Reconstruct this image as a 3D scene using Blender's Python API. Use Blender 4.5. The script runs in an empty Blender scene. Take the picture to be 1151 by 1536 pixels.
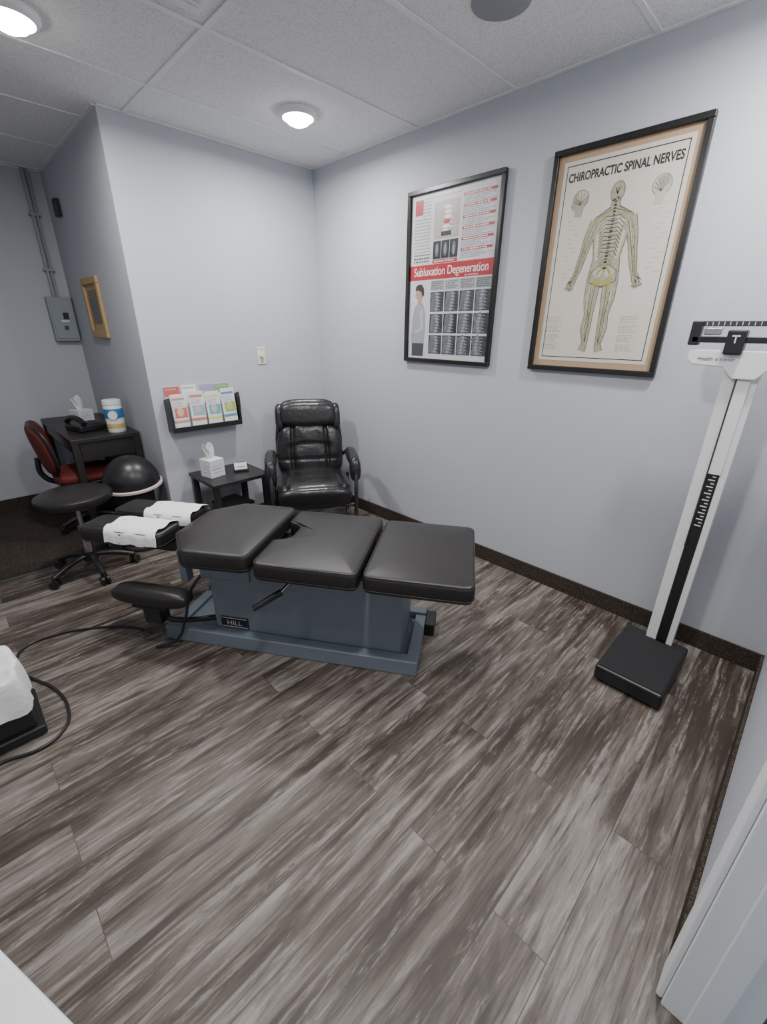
import bpy, bmesh, random
from math import *
from mathutils import Vector, Matrix
random.seed(4)
D=bpy.data; COL=bpy.context.scene.collection

# ---------------------------------------------------------------- materials
def nt(name):
    m=D.materials.new(name); m.use_nodes=True; t=m.node_tree
    return m,t,t.nodes['Principled BSDF'],t.nodes,t.links
MC={}
def mat(name,col,rough=.5,metal=0.,bump=0.,bscale=200.,var=0.,vscale=8.,spec=.5,emit=None,estr=1.):
    if name in MC: return MC[name]
    m,t,b,N,L=nt(name)
    b.inputs['Base Color'].default_value=(*col,1); b.inputs['Roughness'].default_value=rough
    b.inputs['Metallic'].default_value=metal; b.inputs['Specular IOR Level'].default_value=spec
    tc=N.new('ShaderNodeTexCoord')
    nz=N.new('ShaderNodeTexNoise'); nz.inputs['Scale'].default_value=vscale; nz.inputs['Detail'].default_value=4
    L.new(tc.outputs['Object'],nz.inputs['Vector'])
    mx=N.new('ShaderNodeMix'); mx.data_type='RGBA'
    v=max(var,.03)
    mx.inputs[6].default_value=(*[c*(1-v) for c in col],1); mx.inputs[7].default_value=(*[min(1,c*(1+v)) for c in col],1)
    L.new(nz.outputs['Fac'],mx.inputs[0]); L.new(mx.outputs[2],b.inputs['Base Color'])
    if bump>0:
        n2=N.new('ShaderNodeTexNoise'); n2.inputs['Scale'].default_value=bscale; n2.inputs['Detail'].default_value=3
        L.new(tc.outputs['Object'],n2.inputs['Vector'])
        bp=N.new('ShaderNodeBump'); bp.inputs['Strength'].default_value=bump; bp.inputs['Distance'].default_value=.01
        L.new(n2.outputs['Fac'],bp.inputs['Height']); L.new(bp.outputs[0],b.inputs['Normal'])
    if emit:
        b.inputs['Emission Color'].default_value=(*emit,1); b.inputs['Emission Strength'].default_value=estr
    MC[name]=m; return m

M_wall=mat('wall_paint',(.470,.490,.535),.7,bump=.10,bscale=260,var=.02,vscale=1.5,spec=.3)
def ceil_mat():
    m,t,b,N,L=nt('ceiling_tile')
    tc=N.new('ShaderNodeTexCoord')
    n=N.new('ShaderNodeTexNoise'); n.inputs['Scale'].default_value=110; n.inputs['Detail'].default_value=5
    n2=N.new('ShaderNodeTexVoronoi'); n2.inputs['Scale'].default_value=120
    L.new(tc.outputs['Object'],n.inputs['Vector']); L.new(tc.outputs['Object'],n2.inputs['Vector'])
    r=N.new('ShaderNodeValToRGB'); r.color_ramp.elements[0].position=.3; r.color_ramp.elements[0].color=(.64,.64,.64,1)
    r.color_ramp.elements[1].position=.55; r.color_ramp.elements[1].color=(.80,.80,.80,1)
    L.new(n.outputs['Fac'],r.inputs[0]); L.new(r.outputs[0],b.inputs['Base Color'])
    bp=N.new('ShaderNodeBump'); bp.inputs['Strength'].default_value=.2; bp.inputs['Distance'].default_value=.003
    L.new(n2.outputs['Distance'],bp.inputs['Height']); L.new(bp.outputs[0],b.inputs['Normal'])
    b.inputs['Roughness'].default_value=.95; b.inputs['Specular IOR Level'].default_value=.1
    return m
M_ceil=ceil_mat()
def floor_mat():
    m,t,b,N,L=nt('vinyl_plank')
    tc=N.new('ShaderNodeTexCoord')
    k=N.new('ShaderNodeTexBrick'); k.inputs['Scale'].default_value=1; k.inputs['Brick Width'].default_value=1.22
    k.inputs['Row Height'].default_value=.152; k.inputs['Mortar Size'].default_value=.0011; k.inputs['Mortar Smooth'].default_value=0
    k.offset=.37; k.inputs['Color1'].default_value=(0,0,0,1); k.inputs['Color2'].default_value=(1,1,1,1); k.inputs['Mortar'].default_value=(.5,.5,.5,1)
    L.new(tc.outputs['Object'],k.inputs['Vector'])
    s=N.new('ShaderNodeSeparateColor'); L.new(k.outputs['Color'],s.inputs[0])
    def mth(op,x,y,cl=False):
        q=N.new('ShaderNodeMath'); q.operation=op; q.use_clamp=cl
        for i,z in enumerate((x,y)):
            if isinstance(z,(int,float)): q.inputs[i].default_value=z
            else: L.new(z,q.inputs[i])
        return q.outputs[0]
    W=mth('MULTIPLY',s.outputs[0],37.)
    def noise(sc,scale,detail,dist=0,rough=.6):
        mp=N.new('ShaderNodeMapping'); mp.inputs['Scale'].default_value=sc; L.new(tc.outputs['Object'],mp.inputs['Vector'])
        n=N.new('ShaderNodeTexNoise'); n.noise_dimensions='4D'; n.inputs['Scale'].default_value=scale; n.inputs['Detail'].default_value=detail
        n.inputs['Distortion'].default_value=dist; n.inputs['Roughness'].default_value=rough
        L.new(mp.outputs[0],n.inputs['Vector']); L.new(W,n.inputs['W']); return n.outputs['Fac']
    def remap(x,a,b_):
        q=N.new('ShaderNodeMapRange'); q.inputs[1].default_value=a; q.inputs[2].default_value=b_; q.clamp=True; L.new(x,q.inputs[0]); return q.outputs[0]
    def mix(f,a,c):
        x=N.new('ShaderNodeMix'); x.data_type='RGBA'; L.new(f,x.inputs[0])
        for i,z in ((6,a),(7,c)):
            if isinstance(z,tuple): x.inputs[i].default_value=(*z,1)
            else: L.new(z,x.inputs[i])
        return x.outputs[2]
    big=noise((1.1,7,1),1.2,4,1.2,.55)
    mid=noise((1.3,20,1),1.5,6,1.6,.58)
    fine=noise((3.2,95,1),1.6,5,.6,.7)
    rag=noise((9,45,1),1.6,6,.8,.7)
    tone=mth('ADD',mth('MULTIPLY',big,.60),mth('MULTIPLY',s.outputs[0],.08))
    tone=mth('ADD',tone,mth('MULTIPLY',mid,.40))
    base=N.new('ShaderNodeValToRGB'); cr=base.color_ramp
    cr.elements[0].position=.45; cr.elements[0].color=(.048,.035,.027,1)
    cr.elements[1].position=.66; cr.elements[1].color=(.205,.182,.166,1)
    e=cr.elements.new(.55); e.color=(.115,.093,.079,1)
    L.new(tone,base.inputs[0])
    wf=mth('ADD',mth('MULTIPLY',mid,.55),mth('MULTIPLY',rag,.45))
    col=mix(mth('MULTIPLY',remap(wf,.52,.60),.42),base.outputs[0],(.34,.315,.29))
    df=mth('ADD',mth('MULTIPLY',rag,.45),mth('MULTIPLY',big,.55))
    col=mix(mth('MULTIPLY',remap(df,.475,.39),.65),col,(.036,.026,.020))
    dl=mth('ADD',mth('MULTIPLY',fine,.70),mth('MULTIPLY',mid,.30))
    col=mix(mth('MULTIPLY',remap(dl,.485,.385),.72),col,(.027,.019,.015))
    mp=N.new('ShaderNodeMapping'); mp.inputs['Scale'].default_value=(2.0,4.6,1); L.new(tc.outputs['Object'],mp.inputs['Vector'])
    vo=N.new('ShaderNodeTexVoronoi'); vo.inputs['Scale'].default_value=1.1; L.new(mp.outputs[0],vo.inputs['Vector'])
    col=mix(mth('MULTIPLY',remap(vo.outputs['Distance'],.075,.03),.6),col,(.05,.035,.027))
    col=mix(mth('MULTIPLY',k.outputs['Fac'],.7),col,(.035,.028,.024))
    L.new(col,b.inputs['Base Color'])
    b.inputs['Roughness'].default_value=.45; b.inputs['Specular IOR Level'].default_value=.4
    bp=N.new('ShaderNodeBump'); bp.inputs['Strength'].default_value=.25; bp.inputs['Distance'].default_value=.002
    L.new(dl,bp.inputs['Height']); L.new(bp.outputs[0],b.inputs['Normal'])
    return m
M_floor=floor_mat()
def speckle(name,c1,c2,scale,rough=.95):
    m,t,b,N,L=nt(name); tc=N.new('ShaderNodeTexCoord'); n=N.new('ShaderNodeTexNoise'); n.inputs['Scale'].default_value=scale; n.inputs['Detail'].default_value=5
    r=N.new('ShaderNodeValToRGB'); r.color_ramp.elements[0].position=.4; r.color_ramp.elements[0].color=(*c1,1); r.color_ramp.elements[1].position=.62; r.color_ramp.elements[1].color=(*c2,1)
    L.new(tc.outputs['Object'],n.inputs['Vector']); L.new(n.outputs['Fac'],r.inputs[0]); L.new(r.outputs[0],b.inputs['Base Color'])
    bp=N.new('ShaderNodeBump'); bp.inputs['Strength'].default_value=.6; bp.inputs['Distance'].default_value=.004; L.new(n.outputs['Fac'],bp.inputs['Height']); L.new(bp.outputs[0],b.inputs['Normal'])
    b.inputs['Roughness'].default_value=rough; b.inputs['Specular IOR Level'].default_value=.1
    return m
M_carpet=speckle('brown_carpet',(.026,.021,.018),(.075,.062,.052),160)
M_bluecarpet=speckle('blue_carpet',(.04,.06,.10),(.14,.18,.25),160)
M_base=speckle('carpet_base',(.026,.020,.017),(.080,.064,.050),220)
M_white=mat('white_paint',(.80,.82,.84),.4)
M_vinyl=mat('black_vinyl',(.018,.016,.016),.36,bump=.12,bscale=420,spec=.5)
M_leather=mat('black_leather',(.011,.011,.012),.30,bump=.35,bscale=22,spec=.6)
M_blackp=mat('black_plastic',(.015,.015,.017),.35)
M_blackm=mat('black_matte',(.012,.012,.013),.7)
M_rubber=mat('black_rubber_tread',(.02,.02,.022),.8,bump=.4,bscale=300,spec=.25)
M_steelblue=mat('bluegrey_steel',(.165,.196,.230),.42,bump=.06,bscale=300)
M_chrome=mat('chrome',(.6,.6,.62),.2,metal=1)
M_gunm=mat('dark_metal',(.09,.09,.10),.35,metal=.8)
M_paper=mat('tissue_paper',(.80,.80,.82),.85,bump=.3,bscale=50)
M_wood=mat('black_wood',(.022,.019,.019),.4,bump=.05,bscale=60)
M_pine=mat('pine',(.44,.30,.14),.5,var=.2,vscale=20)
M_dkpic=mat('dark_glass',(.10,.08,.06),.2)
M_grid=mat('ceiling_grid_white',(.74,.74,.75),.5)
M_elec=mat('panel_grey',(.27,.30,.32),.45)
M_ivory=mat('ivory_plastic',(.70,.67,.55),.4)
M_red=mat('burgundy_fabric',(.13,.016,.014),.7,bump=.2)
M_scalew=mat('scale_white_enamel',(.76,.77,.78),.35)

# ---------------------------------------------------------------- helpers
def link(o,parent=None):
    COL.objects.link(o)
    if parent is not None: o.parent=parent
    return o
def empty(name,loc=(0,0,0),rz=0.,rot=None):
    e=D.objects.new(name,None); e.location=loc; e.rotation_euler=rot if rot else (0,0,rz); e.empty_display_size=.1
    COL.objects.link(e); return e
def finish(name,bm,m,parent=None,smooth=False,bevel=0.,seg=3,sub=0):
    me=D.meshes.new(name); bmesh.ops.recalc_face_normals(bm,faces=bm.faces); bm.to_mesh(me); bm.free()
    if isinstance(m,(list,tuple)):
        for x in m: me.materials.append(x)
    else: me.materials.append(m)
    o=D.objects.new(name,me); link(o,parent)
    if smooth or bevel>0:
        for p in me.polygons: p.use_smooth=True
    if bevel>0:
        b=o.modifiers.new('b','BEVEL'); b.width=bevel; b.segments=seg; b.limit_method='ANGLE'; b.angle_limit=radians(35); b.harden_normals=True
    if sub:
        s=o.modifiers.new('s','SUBSURF'); s.levels=sub; s.render_levels=sub
    return o
def box(name,parent,x0,x1,y0,y1,z0,z1,m,bevel=.004,seg=2,taper=None):
    bm=bmesh.new(); 
    tx=ty=0
    if taper: tx,ty=taper
    v=[bm.verts.new(p) for p in [(x0,y0,z0),(x1,y0,z0),(x1,y1,z0),(x0,y1,z0),(x0+tx,y0+ty,z1),(x1-tx,y0+ty,z1),(x1-tx,y1-ty,z1),(x0+tx,y1-ty,z1)]]
    for f in ((0,3,2,1),(4,5,6,7),(0,1,5,4),(1,2,6,5),(2,3,7,6),(3,0,4,7)): bm.faces.new([v[i] for i in f])
    return finish(name,bm,m,parent,bevel=bevel,seg=seg)
def lathe(name,parent,prof,m,loc=(0,0,0),seg=40,rot=(0,0,0)):
    bm=bmesh.new(); rings=[]
    for r,z in prof:
        if r<1e-6: rings.append([bm.verts.new((0,0,z))])
        else: rings.append([bm.verts.new((r*cos(2*pi*i/seg),r*sin(2*pi*i/seg),z)) for i in range(seg)])
    for a,b in zip(rings,rings[1:]):
        for i in range(seg):
            j=(i+1)%seg
            if len(a)==1 and len(b)==1: continue
            if len(a)==1: bm.faces.new((a[0],b[i],b[j]))
            elif len(b)==1: bm.faces.new((a[i],a[j],b[0]))
            else: bm.faces.new((a[i],a[j],b[j],b[i]))
    if len(rings[0])>1: bm.faces.new(rings[0])
    if len(rings[-1])>1: bm.faces.new(rings[-1])
    o=finish(name,bm,m,parent,smooth=True); o.location=loc; o.rotation_euler=rot
    e=o.modifiers.new('e','EDGE_SPLIT'); e.split_angle=radians(40)
    return o
def cyl(name,parent,p0,p1,r,m,r2=None,seg=20):
    p0=Vector(p0);p1=Vector(p1); d=p1-p0; L=d.length
    r2=r if r2 is None else r2
    o=lathe(name,parent,[(0,0),(r,0),(r2,L),(0,L)],m,seg=seg)
    o.location=p0; o.rotation_euler=d.to_track_quat('Z','Y').to_euler(); return o
def tube(name,parent,pts,r,m,cyclic=False,typ='NURBS'):
    c=D.curves.new(name,'CURVE'); c.dimensions='3D'; c.bevel_depth=r; c.bevel_resolution=4; c.use_fill_caps=True
    if typ=='POLY':
        s=c.splines.new('POLY'); s.points.add(len(pts)-1)
        for i,p in enumerate(pts): s.points[i].co=(*p,1)
    else:
        s=c.splines.new('BEZIER'); s.bezier_points.add(len(pts)-1)
        for i,p in enumerate(pts):
            s.bezier_points[i].co=p; s.bezier_points[i].handle_left_type='AUTO'; s.bezier_points[i].handle_right_type='AUTO'
    s.use_cyclic_u=cyclic
    c.materials.append(m); o=D.objects.new(name,c); return link(o,parent)
def fillet(poly,r,n=6):
    out=[]; N=len(poly)
    for i in range(N):
        p=Vector(poly[i][:2]); a=Vector(poly[i-1][:2]); b=Vector(poly[(i+1)%N][:2])
        rr=poly[i][2] if len(poly[i])>2 else r
        da=(a-p);db=(b-p); la,lb=da.length,db.length; da/=la; db/=lb
        ang=da.angle(db); t=min(rr/tan(ang/2),la*.48,lb*.48)
        p0=p+da*t;p1=p+db*t
        for k in range(n+1):
            u=k/n; q=p0*(1-u)**2+p*2*u*(1-u)+p1*u*u; out.append((q.x,q.y))
    return out
def prism(name,parent,poly,z0,z1,m,bevel=.0,seg=3):
    bm=bmesh.new(); b=[bm.verts.new((x,y,z0)) for x,y in poly]; t=[bm.verts.new((x,y,z1)) for x,y in poly]; n=len(poly)
    bm.faces.new(b[::-1]); bm.faces.new(t)
    for i in range(n): bm.faces.new((b[i],b[(i+1)%n],t[(i+1)%n],t[i]))
    return finish(name,bm,m,parent,bevel=bevel,seg=seg)
def cushion(name,parent,poly,z0,z1,m,er=.020):
    P=[Vector(p) for p in poly]; n=len(P); bm=bmesh.new()
    area=sum(P[i].x*P[(i+1)%n].y-P[i].y*P[(i+1)%n].x for i in range(n))
    c=Vector(((min(p.x for p in P)+max(p.x for p in P))/2,(min(p.y for p in P)+max(p.y for p in P))/2))
    nr=[]
    for i in range(n):
        e=(P[(i+1)%n]-P[i-1]); nr.append(Vector((-e.y,e.x)).normalized()*(1 if area>0 else -1))
    prof=[(er*.8,z0),(er*.25,z0+er*.2),(0,z0+er*.8)]
    for k in range(7):
        a=k/6*pi/2; prof.append((er*(1-cos(a)),z1-er+er*sin(a)))
    rings=[[bm.verts.new((*(P[i]+nr[i]*ins),z)) for i in range(n)] for ins,z in prof]
    base=[P[i]+nr[i]*er for i in range(n)]
    for sc,dz in ((.93,.003),(.82,.006),(.6,.009),(.3,.011)):
        rings.append([bm.verts.new((*(c+(q-c)*sc),z1+dz)) for q in base])
    for a,b in zip(rings,rings[1:]):
        for i in range(n): bm.faces.new((a[i],a[(i+1)%n],b[(i+1)%n],b[i]))
    bm.faces.new(rings[0][::-1])
    cv=bm.verts.new((c.x,c.y,z1+.0115)); r=rings[-1]
    for i in range(n): bm.faces.new((r[i],r[(i+1)%n],cv))
    o=finish(name,bm,m,parent,smooth=True)
    tube(name+'_seam',parent,[(*(P[i]+nr[i]*(er*.25)),z1-er*.28) for i in range(n)],.0020,m,True,'POLY')
    tube(name+'_seam_low',parent,[(*(P[i]+nr[i]*(-.0005)),z0+er*.9) for i in range(n)],.0018,m,True,'POLY')
    return o
def sellip(name,parent,c,s,m,e=.35,rot=(0,0,0),nu=40,nv=24,e2=None,fn=None):
    e2=e if e2 is None else e2
    bm=bmesh.new()
    def f(w,k): return copysign(abs(w)**k,w)
    rings=[]
    for j in range(nv+1):
        v=-pi/2+pi*j/nv; R=[]
        for i in range(nu):
            u=2*pi*i/nu
            p=Vector((s[0]*f(cos(v),e2)*f(cos(u),e),s[1]*f(cos(v),e2)*f(sin(u),e),s[2]*f(sin(v),e2)))
            if fn: p=fn(p)
            R.append(bm.verts.new(p))
            if j in (0,nv): break
        rings.append(R)
    for a,b in zip(rings,rings[1:]):
        for i in range(nu):
            k=(i+1)%nu
            if len(a)==1: bm.faces.new((a[0],b[k],b[i]))
            elif len(b)==1: bm.faces.new((a[i],a[k],b[0]))
            else: bm.faces.new((a[i],a[k],b[k],b[i]))
    o=finish(name,bm,m,parent,smooth=True); o.location=c; o.rotation_euler=rot; return o
def text(name,parent,body,x,y,z,size,m,align='LEFT',sx=1.,rot=(0,0,0),bold=0.):
    c=D.curves.new(name,'FONT'); c.body=body; c.size=size; c.align_x=align; c.offset=bold; c.extrude=.0002
    c.materials.append(m); o=D.objects.new(name,c); link(o,parent); o.location=(x,y,z); o.scale=(sx,1,1); o.rotation_euler=rot; return o
class Flat:
    def __init__(s): s.bm=bmesh.new(); s.ms=[]; s.n=0
    def _m(s,m):
        if m not in s.ms: s.ms.append(m)
        return s.ms.index(m)
    def poly(s,pts,m,z):
        f=s.bm.faces.new([s.bm.verts.new((x,y,z)) for x,y in pts]); f.material_index=s._m(m)
    def rect(s,x0,y0,x1,y1,m,z): s.poly([(x0,y0),(x1,y0),(x1,y1),(x0,y1)],m,z)
    def ell(s,cx,cy,rx,ry,m,z,n=24): s.poly([(cx+rx*cos(2*pi*i/n),cy+ry*sin(2*pi*i/n)) for i in range(n)],m,z)
    def limb(s,pts,ws,m,z):
        P=[Vector(p) for p in pts]
        L=[];R=[]
        for i,p in enumerate(P):
            a=P[max(i-1,0)]; b=P[min(i+1,len(P)-1)]; d=(b-a).normalized(); n=Vector((-d.y,d.x))
            L.append(p+n*ws[i]/2); R.append(p-n*ws[i]/2)
        for i in range(len(P)-1): s.poly([L[i],L[i+1],R[i+1],R[i]],m,z)
    def done(s,name,parent):
        bm=s.bm; me=D.meshes.new(name); bm.normal_update()
        for f in bm.faces:
            if f.normal.z<0: f.normal_flip()
        bm.to_mesh(me); bm.free()
        for m in s.ms: me.materials.append(m)
        o=D.objects.new(name,me); return link(o,parent)

# ---------------------------------------------------------------- room shell
H=2.534; XL=-1.393; YF=1.552; YN=-3.263; XW=-3.7
box('floor',None,XW-.1,.12,YN-.14,.17,-.06,0,M_floor,0)
box('floor_carpet',None,XW-.1,XL,.17,YF+.1,-.06,.002,M_carpet,0)
box('trim_floor_transition',None,XW,XL,.160,.185,0,.006,M_blackm,.002)
box('floor_hall_carpet',None,XW-.1,1.2,-5.2,YN-.14,-.06,-.002,M_bluecarpet,0)
box('ceiling',None,XW-.1,.12,YN-.14,YF+.1,H,H+.06,M_ceil,0)
box('wall_right',None,0,.12,YN-.12,.12,0,H,M_wall,0)
box('wall_back',None,XL,0,0,.12,0,H,M_wall,0)
box('wall_side',None,XL,XL+.12,.12,YF,0,H,M_wall,0)
box('wall_far',None,XW-.1,XL+.12,YF,YF+.1,0,H,M_wall,0)
box('wall_left',None,XW-.1,XW,YN-.12,YF,0,H,M_wall,0)
box('wall_near_right',None,-1.50,0,YN-.12,YN,0,H,M_wall,0)
box('wall_near_left',None,XW,-2.50,YN-.12,YN,0,H,M_wall,0)
box('wall_near_header',None,-2.50,-1.50,YN-.12,YN,2.08,H,M_wall,0)
BH=.098
box('baseboard_right',None,-.012,0,YN,0,0,BH,M_base,.003)
box('baseboard_back',None,XL-.012,-.012,-.012,0,0,BH,M_base,.003)
box('baseboard_side',None,XL-.012,XL,0,YF-.012,0,BH,M_base,.003)
box('baseboard_far',None,XW,XL,YF-.012,YF,0,BH,M_base,.003)
box('baseboard_near',None,-1.44,-.012,YN,YN+.012,0,BH,M_base,.003)
box('baseboard_left',None,XW,XW+.012,YN,YF-.012,0,BH,M_base,.003)
# door trim (casing + jamb)
box('trim_1',None,-1.535,-1.455,YN,YN+.014,0,2.14,M_white,.005,3)
box('trim_2',None,-1.545,-1.50,YN-.135,YN,0,2.08,M_white,.003)
box('trim_6',None,-1.56,-1.545,YN-.09,YN-.045,0,2.07,M_white,.002)
box('trim_3',None,-2.56,-2.47,YN,YN+.018,0,2.14,M_white,.005,3)
box('trim_4',None,-2.50,-2.465,YN-.135,YN,0,2.08,M_white,.003)
box('trim_5',None,-2.465,-1.535,YN,YN+.014,2.08,2.16,M_white,.005,3)
# ceiling grid
g=empty('ceiling_grid',(0,0,0))
ys=[-.404+.625*k for k in range(-4,4)]
for i,y in enumerate(ys): box('tee_y%d'%i,g,XW,0,y-.012,y+.012,H-.005,H,M_grid,.001)
for i,x in enumerate((-1.265,-2.485)): box('tee_x%d'%i,g,x-.012,x+.012,YN,YF,H-.0056,H,M_grid,.001)
box('edge_right',g,-.022,0,YN,0,H-.006,H,M_grid,.001)
box('edge_back',g,XL-.0,-.022,-.022,0,H-.006,H,M_grid,.001)
box('edge_side',g,XL-.022,XL,0,YF,H-.006,H,M_grid,.001)
box('edge_far',g,XW,XL-.022,YF-.022,YF,H-.006,H,M_grid,.001)

# ---------------------------------------------------------------- lights
M_lamp=mat('lamp_glow',(1,1,1),.5,emit=(1,.97,.93),estr=30)
M_lamprim=mat('lamp_rim',(.8,.8,.8),.4)
def recessed(x,y,power=28,vis=True):
    e=empty('recessed_ceiling_light',(x,y,H))
    lathe('trim_ring',e,[(.104,0),(.104,-.012),(.096,-.022),(.084,-.028),(.079,-.020),(.079,0)],M_lamprim)
    lathe('lens',e,[(0,-.062),(.03,-.059),(.055,-.048),(.072,-.032),(.079,-.016),(.079,0),(0,0)],M_lamp)
    l=D.lights.new('bulb','AREA'); l.shape='DISK'; l.size=.15; l.energy=power; l.color=(1,.975,.95)
    o=D.objects.new('bulb',l); link(o,e); o.location=(0,0,-.066)
recessed(-.60,-.69,23)
recessed(-1.82,-.60,21)
recessed(-.50,-2.95,24)
recessed(-1.85,-2.45,25)  # unseen lamp, added to light the camera end of the room
recessed(-2.95,-1.6,6)  # weak unseen lamp, added as fill for the left side
w=D.worlds.new('w'); bpy.context.scene.world=w; w.use_nodes=True
w.node_tree.nodes['Background'].inputs[0].default_value=(.84,.90,1,1); w.node_tree.nodes['Background'].inputs[1].default_value=.7
# speaker + detector
e=empty('ceiling_speaker',(-.59,-1.93,H)); lathe('grille',e,[(0,-.012),(.09,-.011),(.105,-.004),(.105,0),(0,0)],mat('speaker_grey',(.25,.26,.28),.6))
e=empty('ceiling_vent',(-1.42,-1.20,H)); box('frame',e,-.1,.1,-.1,.1,-.012,0,M_grid,.004)
for i in range(6): box('slat_%d'%i,e,-.08,.08,-.075+i*.026,-.065+i*.026,-.016,-.012,M_grid,.001)

# ---------------------------------------------------------------- camera
f,pt,ya,ro=650.97,.3975,.7838,.0098
F=Vector((sin(ya)*cos(pt),cos(ya)*cos(pt),-sin(pt))); R0=Vector((cos(ya),-sin(ya),0)); U0=R0.cross(F)
R=R0*cos(ro)+U0*sin(ro); U=U0*cos(ro)-R0*sin(ro)
cam=D.cameras.new('camera'); cam.sensor_fit='VERTICAL'; cam.sensor_height=24; cam.lens=24*f/1536; cam.clip_start=.02
co=D.objects.new('camera',cam); COL.objects.link(co)
mw=Matrix((R,U,-F)).transposed().to_4x4(); mw.translation=Vector((-2.3656,-3.146,1.4587)); co.matrix_world=mw
bpy.context.scene.camera=co

# ---------------------------------------------------------------- chiropractic table
T=empty('chiropractic_table',(-1.88,-1.11,0),radians(-56.3))
BL=1.275
box('base_rail_front',T,0,BL,0,.055,0,.078,M_steelblue,.006)
box('base_rail_rear',T,0,BL,.385,.44,0,.078,M_steelblue,.006)
box('base_end_left',T,.0,.055,.055,.385,0,.06,M_steelblue,.004)
box('base_end_right',T,BL-.055,BL,.055,.385,0,.065,M_steelblue,.004)
box('base_plate',T,.055,BL-.055,.055,.385,.02,.04,M_steelblue,.0)
box('base_rail_rear_end',T,BL,BL+.05,.30,.43,0,.070,M_blackp,.006)  # black block on the end of the rear rail
box('body',T,.25,1.19,.06,.38,.04,.44,M_steelblue,.008,3)
box('body_shroud',T,.215,.47,.045,.395,.36,.49,M_steelblue,.008,3)
box('body_deck',T,.47,1.30,.10,.34,.44,.495,M_gunm,.004)
box('name_plate',T,.285,.43,.054,.060,.085,.145,M_blackp,.002)
ml=mat('label_silver',(.55,.55,.56),.4)
for nm,a in (('plate_line_top',(.290,.425,.138,.141)),('plate_line_bottom',(.290,.425,.089,.092))):
    box(nm,T,a[0],a[1],.0525,.0545,a[2],a[3],ml,0)
text('plate_text',T,'HILL',.357,.0525,.101,.036,ml,'CENTER',1.15,(radians(90),0,0))
cushion('cushion_foot',T,fillet([(1.052,-.125),(1.492,-.125),(1.482,.44),(1.045,.44)],.045),.495,.578,M_vinyl)
cushion('cushion_pelvic',T,fillet([(.585,-.125),(1.035,-.125),(1.028,.455),(.575,.455),(.580,.30,.02),(.655,.265,.055),(.655,.135,.055),(.583,.10,.02)],.04),.495,.578,M_vinyl,.018)
cushion('cushion_chest',T,fillet([(.565,-.115),(.565,.445),(.27,.445),(.135,.31),(.135,.03),(.26,-.125)],.05),.510,.597,M_vinyl)
PZ=.588
def pad(nm,t0,t1): cushion(nm,T,fillet([(-.37,t0),(.075,t0),(.075,t1),(-.37,t1)],.045),PZ-.078,PZ,M_vinyl)
pad('head_pad_front',-.005,.175); pad('head_pad_rear',.215,.395)
def wrap(nm,s0,s1,t0,t1,zt,dropf,dropb):
    bm=bmesh.new(); prof=[(t0-.004,zt-dropf),(t0-.004,zt-.022),(t0+.002,zt-.006),(t0+.018,zt+.006)]
    for k in range(1,8): prof.append((t0+.022+(t1-t0-.044)*k/8,zt+.013+.0015*sin(k*2.3)))
    prof+=[(t1-.018,zt+.006),(t1-.002,zt-.006),(t1+.004,zt-.022),(t1+.004,zt-dropb)]
    rows=[]
    ns=14
    for i in range(ns+1):
        s=s0+(s1-s0)*i/ns; rows.append([bm.verts.new((s+.006*sin(j*1.3),t+(.003*sin(i*1.9) if j<2 else 0),z+(.0012*sin(i*1.7+j) if j>2 else .004*sin(i*1.1)))) for j,(t,z) in enumerate(prof)])
    for a,b in zip(rows,rows[1:]):
        for j in range(len(prof)-1): bm.faces.new((a[j],a[j+1],b[j+1],b[j]))
    o=finish(nm,bm,M_paper,T,smooth=True); return o
wrap('face_paper_front',-.22,.055,-.005,.175,PZ,.062,.03)
wrap('face_paper_rear',-.18,.085,.215,.395,PZ,.05,.03)
box('head_carriage',T,-.30,.25,.11,.28,.445,.51,M_blackp,.008)
box('head_bracket',T,.13,.165,.02,.07,.34,.51,M_steelblue,.004)
box('head_bracket_arm',T,.13,.22,.05,.30,.44,.475,M_steelblue,.004)
box('head_crossbar',T,-.22,-.16,.02,.37,.475,.51,M_blackp,.004)
sellip('arm_bolster_front',T,(.02,-.055,.30),(.200,.052,.045),M_vinyl,e=.45,e2=.7)
box('arm_bolster_shelf',T,-.08,.10,-.085,-.02,.235,.258,M_blackp,.004)
tube('arm_bolster_post',T,[(.02,-.05,.24),(.05,-.03,.16),(.12,.02,.12),(.27,.08,.12)],.014,M_blackp)
box('arm_bolster_clamp',T,-.03,.06,-.08,-.01,.15,.235,M_blackp,.006)
sellip('arm_bolster_rear',T,(.005,.51,.30),(.205,.052,.045),M_vinyl,e=.45,e2=.7)
tube('arm_bolster_post_rear',T,[(.02,.50,.27),(.06,.48,.16),(.14,.44,.12),(.27,.36,.12)],.014,M_blackp)
tube('lever_rod',T,[(.72,.065,.44),(.70,.01,.43),(.67,-.05,.40)],.007,M_chrome)
cyl('lever_grip',T,(.675,-.045,.402),(.57,-.115,.345),.015,M_blackp,.013)
cyl('lock_knob',T,(.545,.02,.435),(.545,.062,.435),.02,M_blackp)
tube('air_hose',T,[(.24,.10,.40),(.17,.03,.30),(.15,-.03,.16),(.10,-.05,.05),(.0,-.08,.010)],.007,M_blackp)

# power cable on floor
tube('power_cable',None,[(-1.93,-1.05,.03),(-1.95,-.95,.008),(-2.0,-.876,.007),(-2.14,-.76,.007),(-2.291,-.694,.007),(-2.40,-.70,.007),(-2.447,-.77,.007),(-2.455,-.88,.007),(-2.415,-.987,.007),(-2.36,-1.12,.007),(-2.341,-1.291,.007),(-2.37,-1.39,.007),(-2.439,-1.435,.007),(-2.572,-1.411,.007),(-2.75,-1.44,.007)],.0058,M_blackp)

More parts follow.
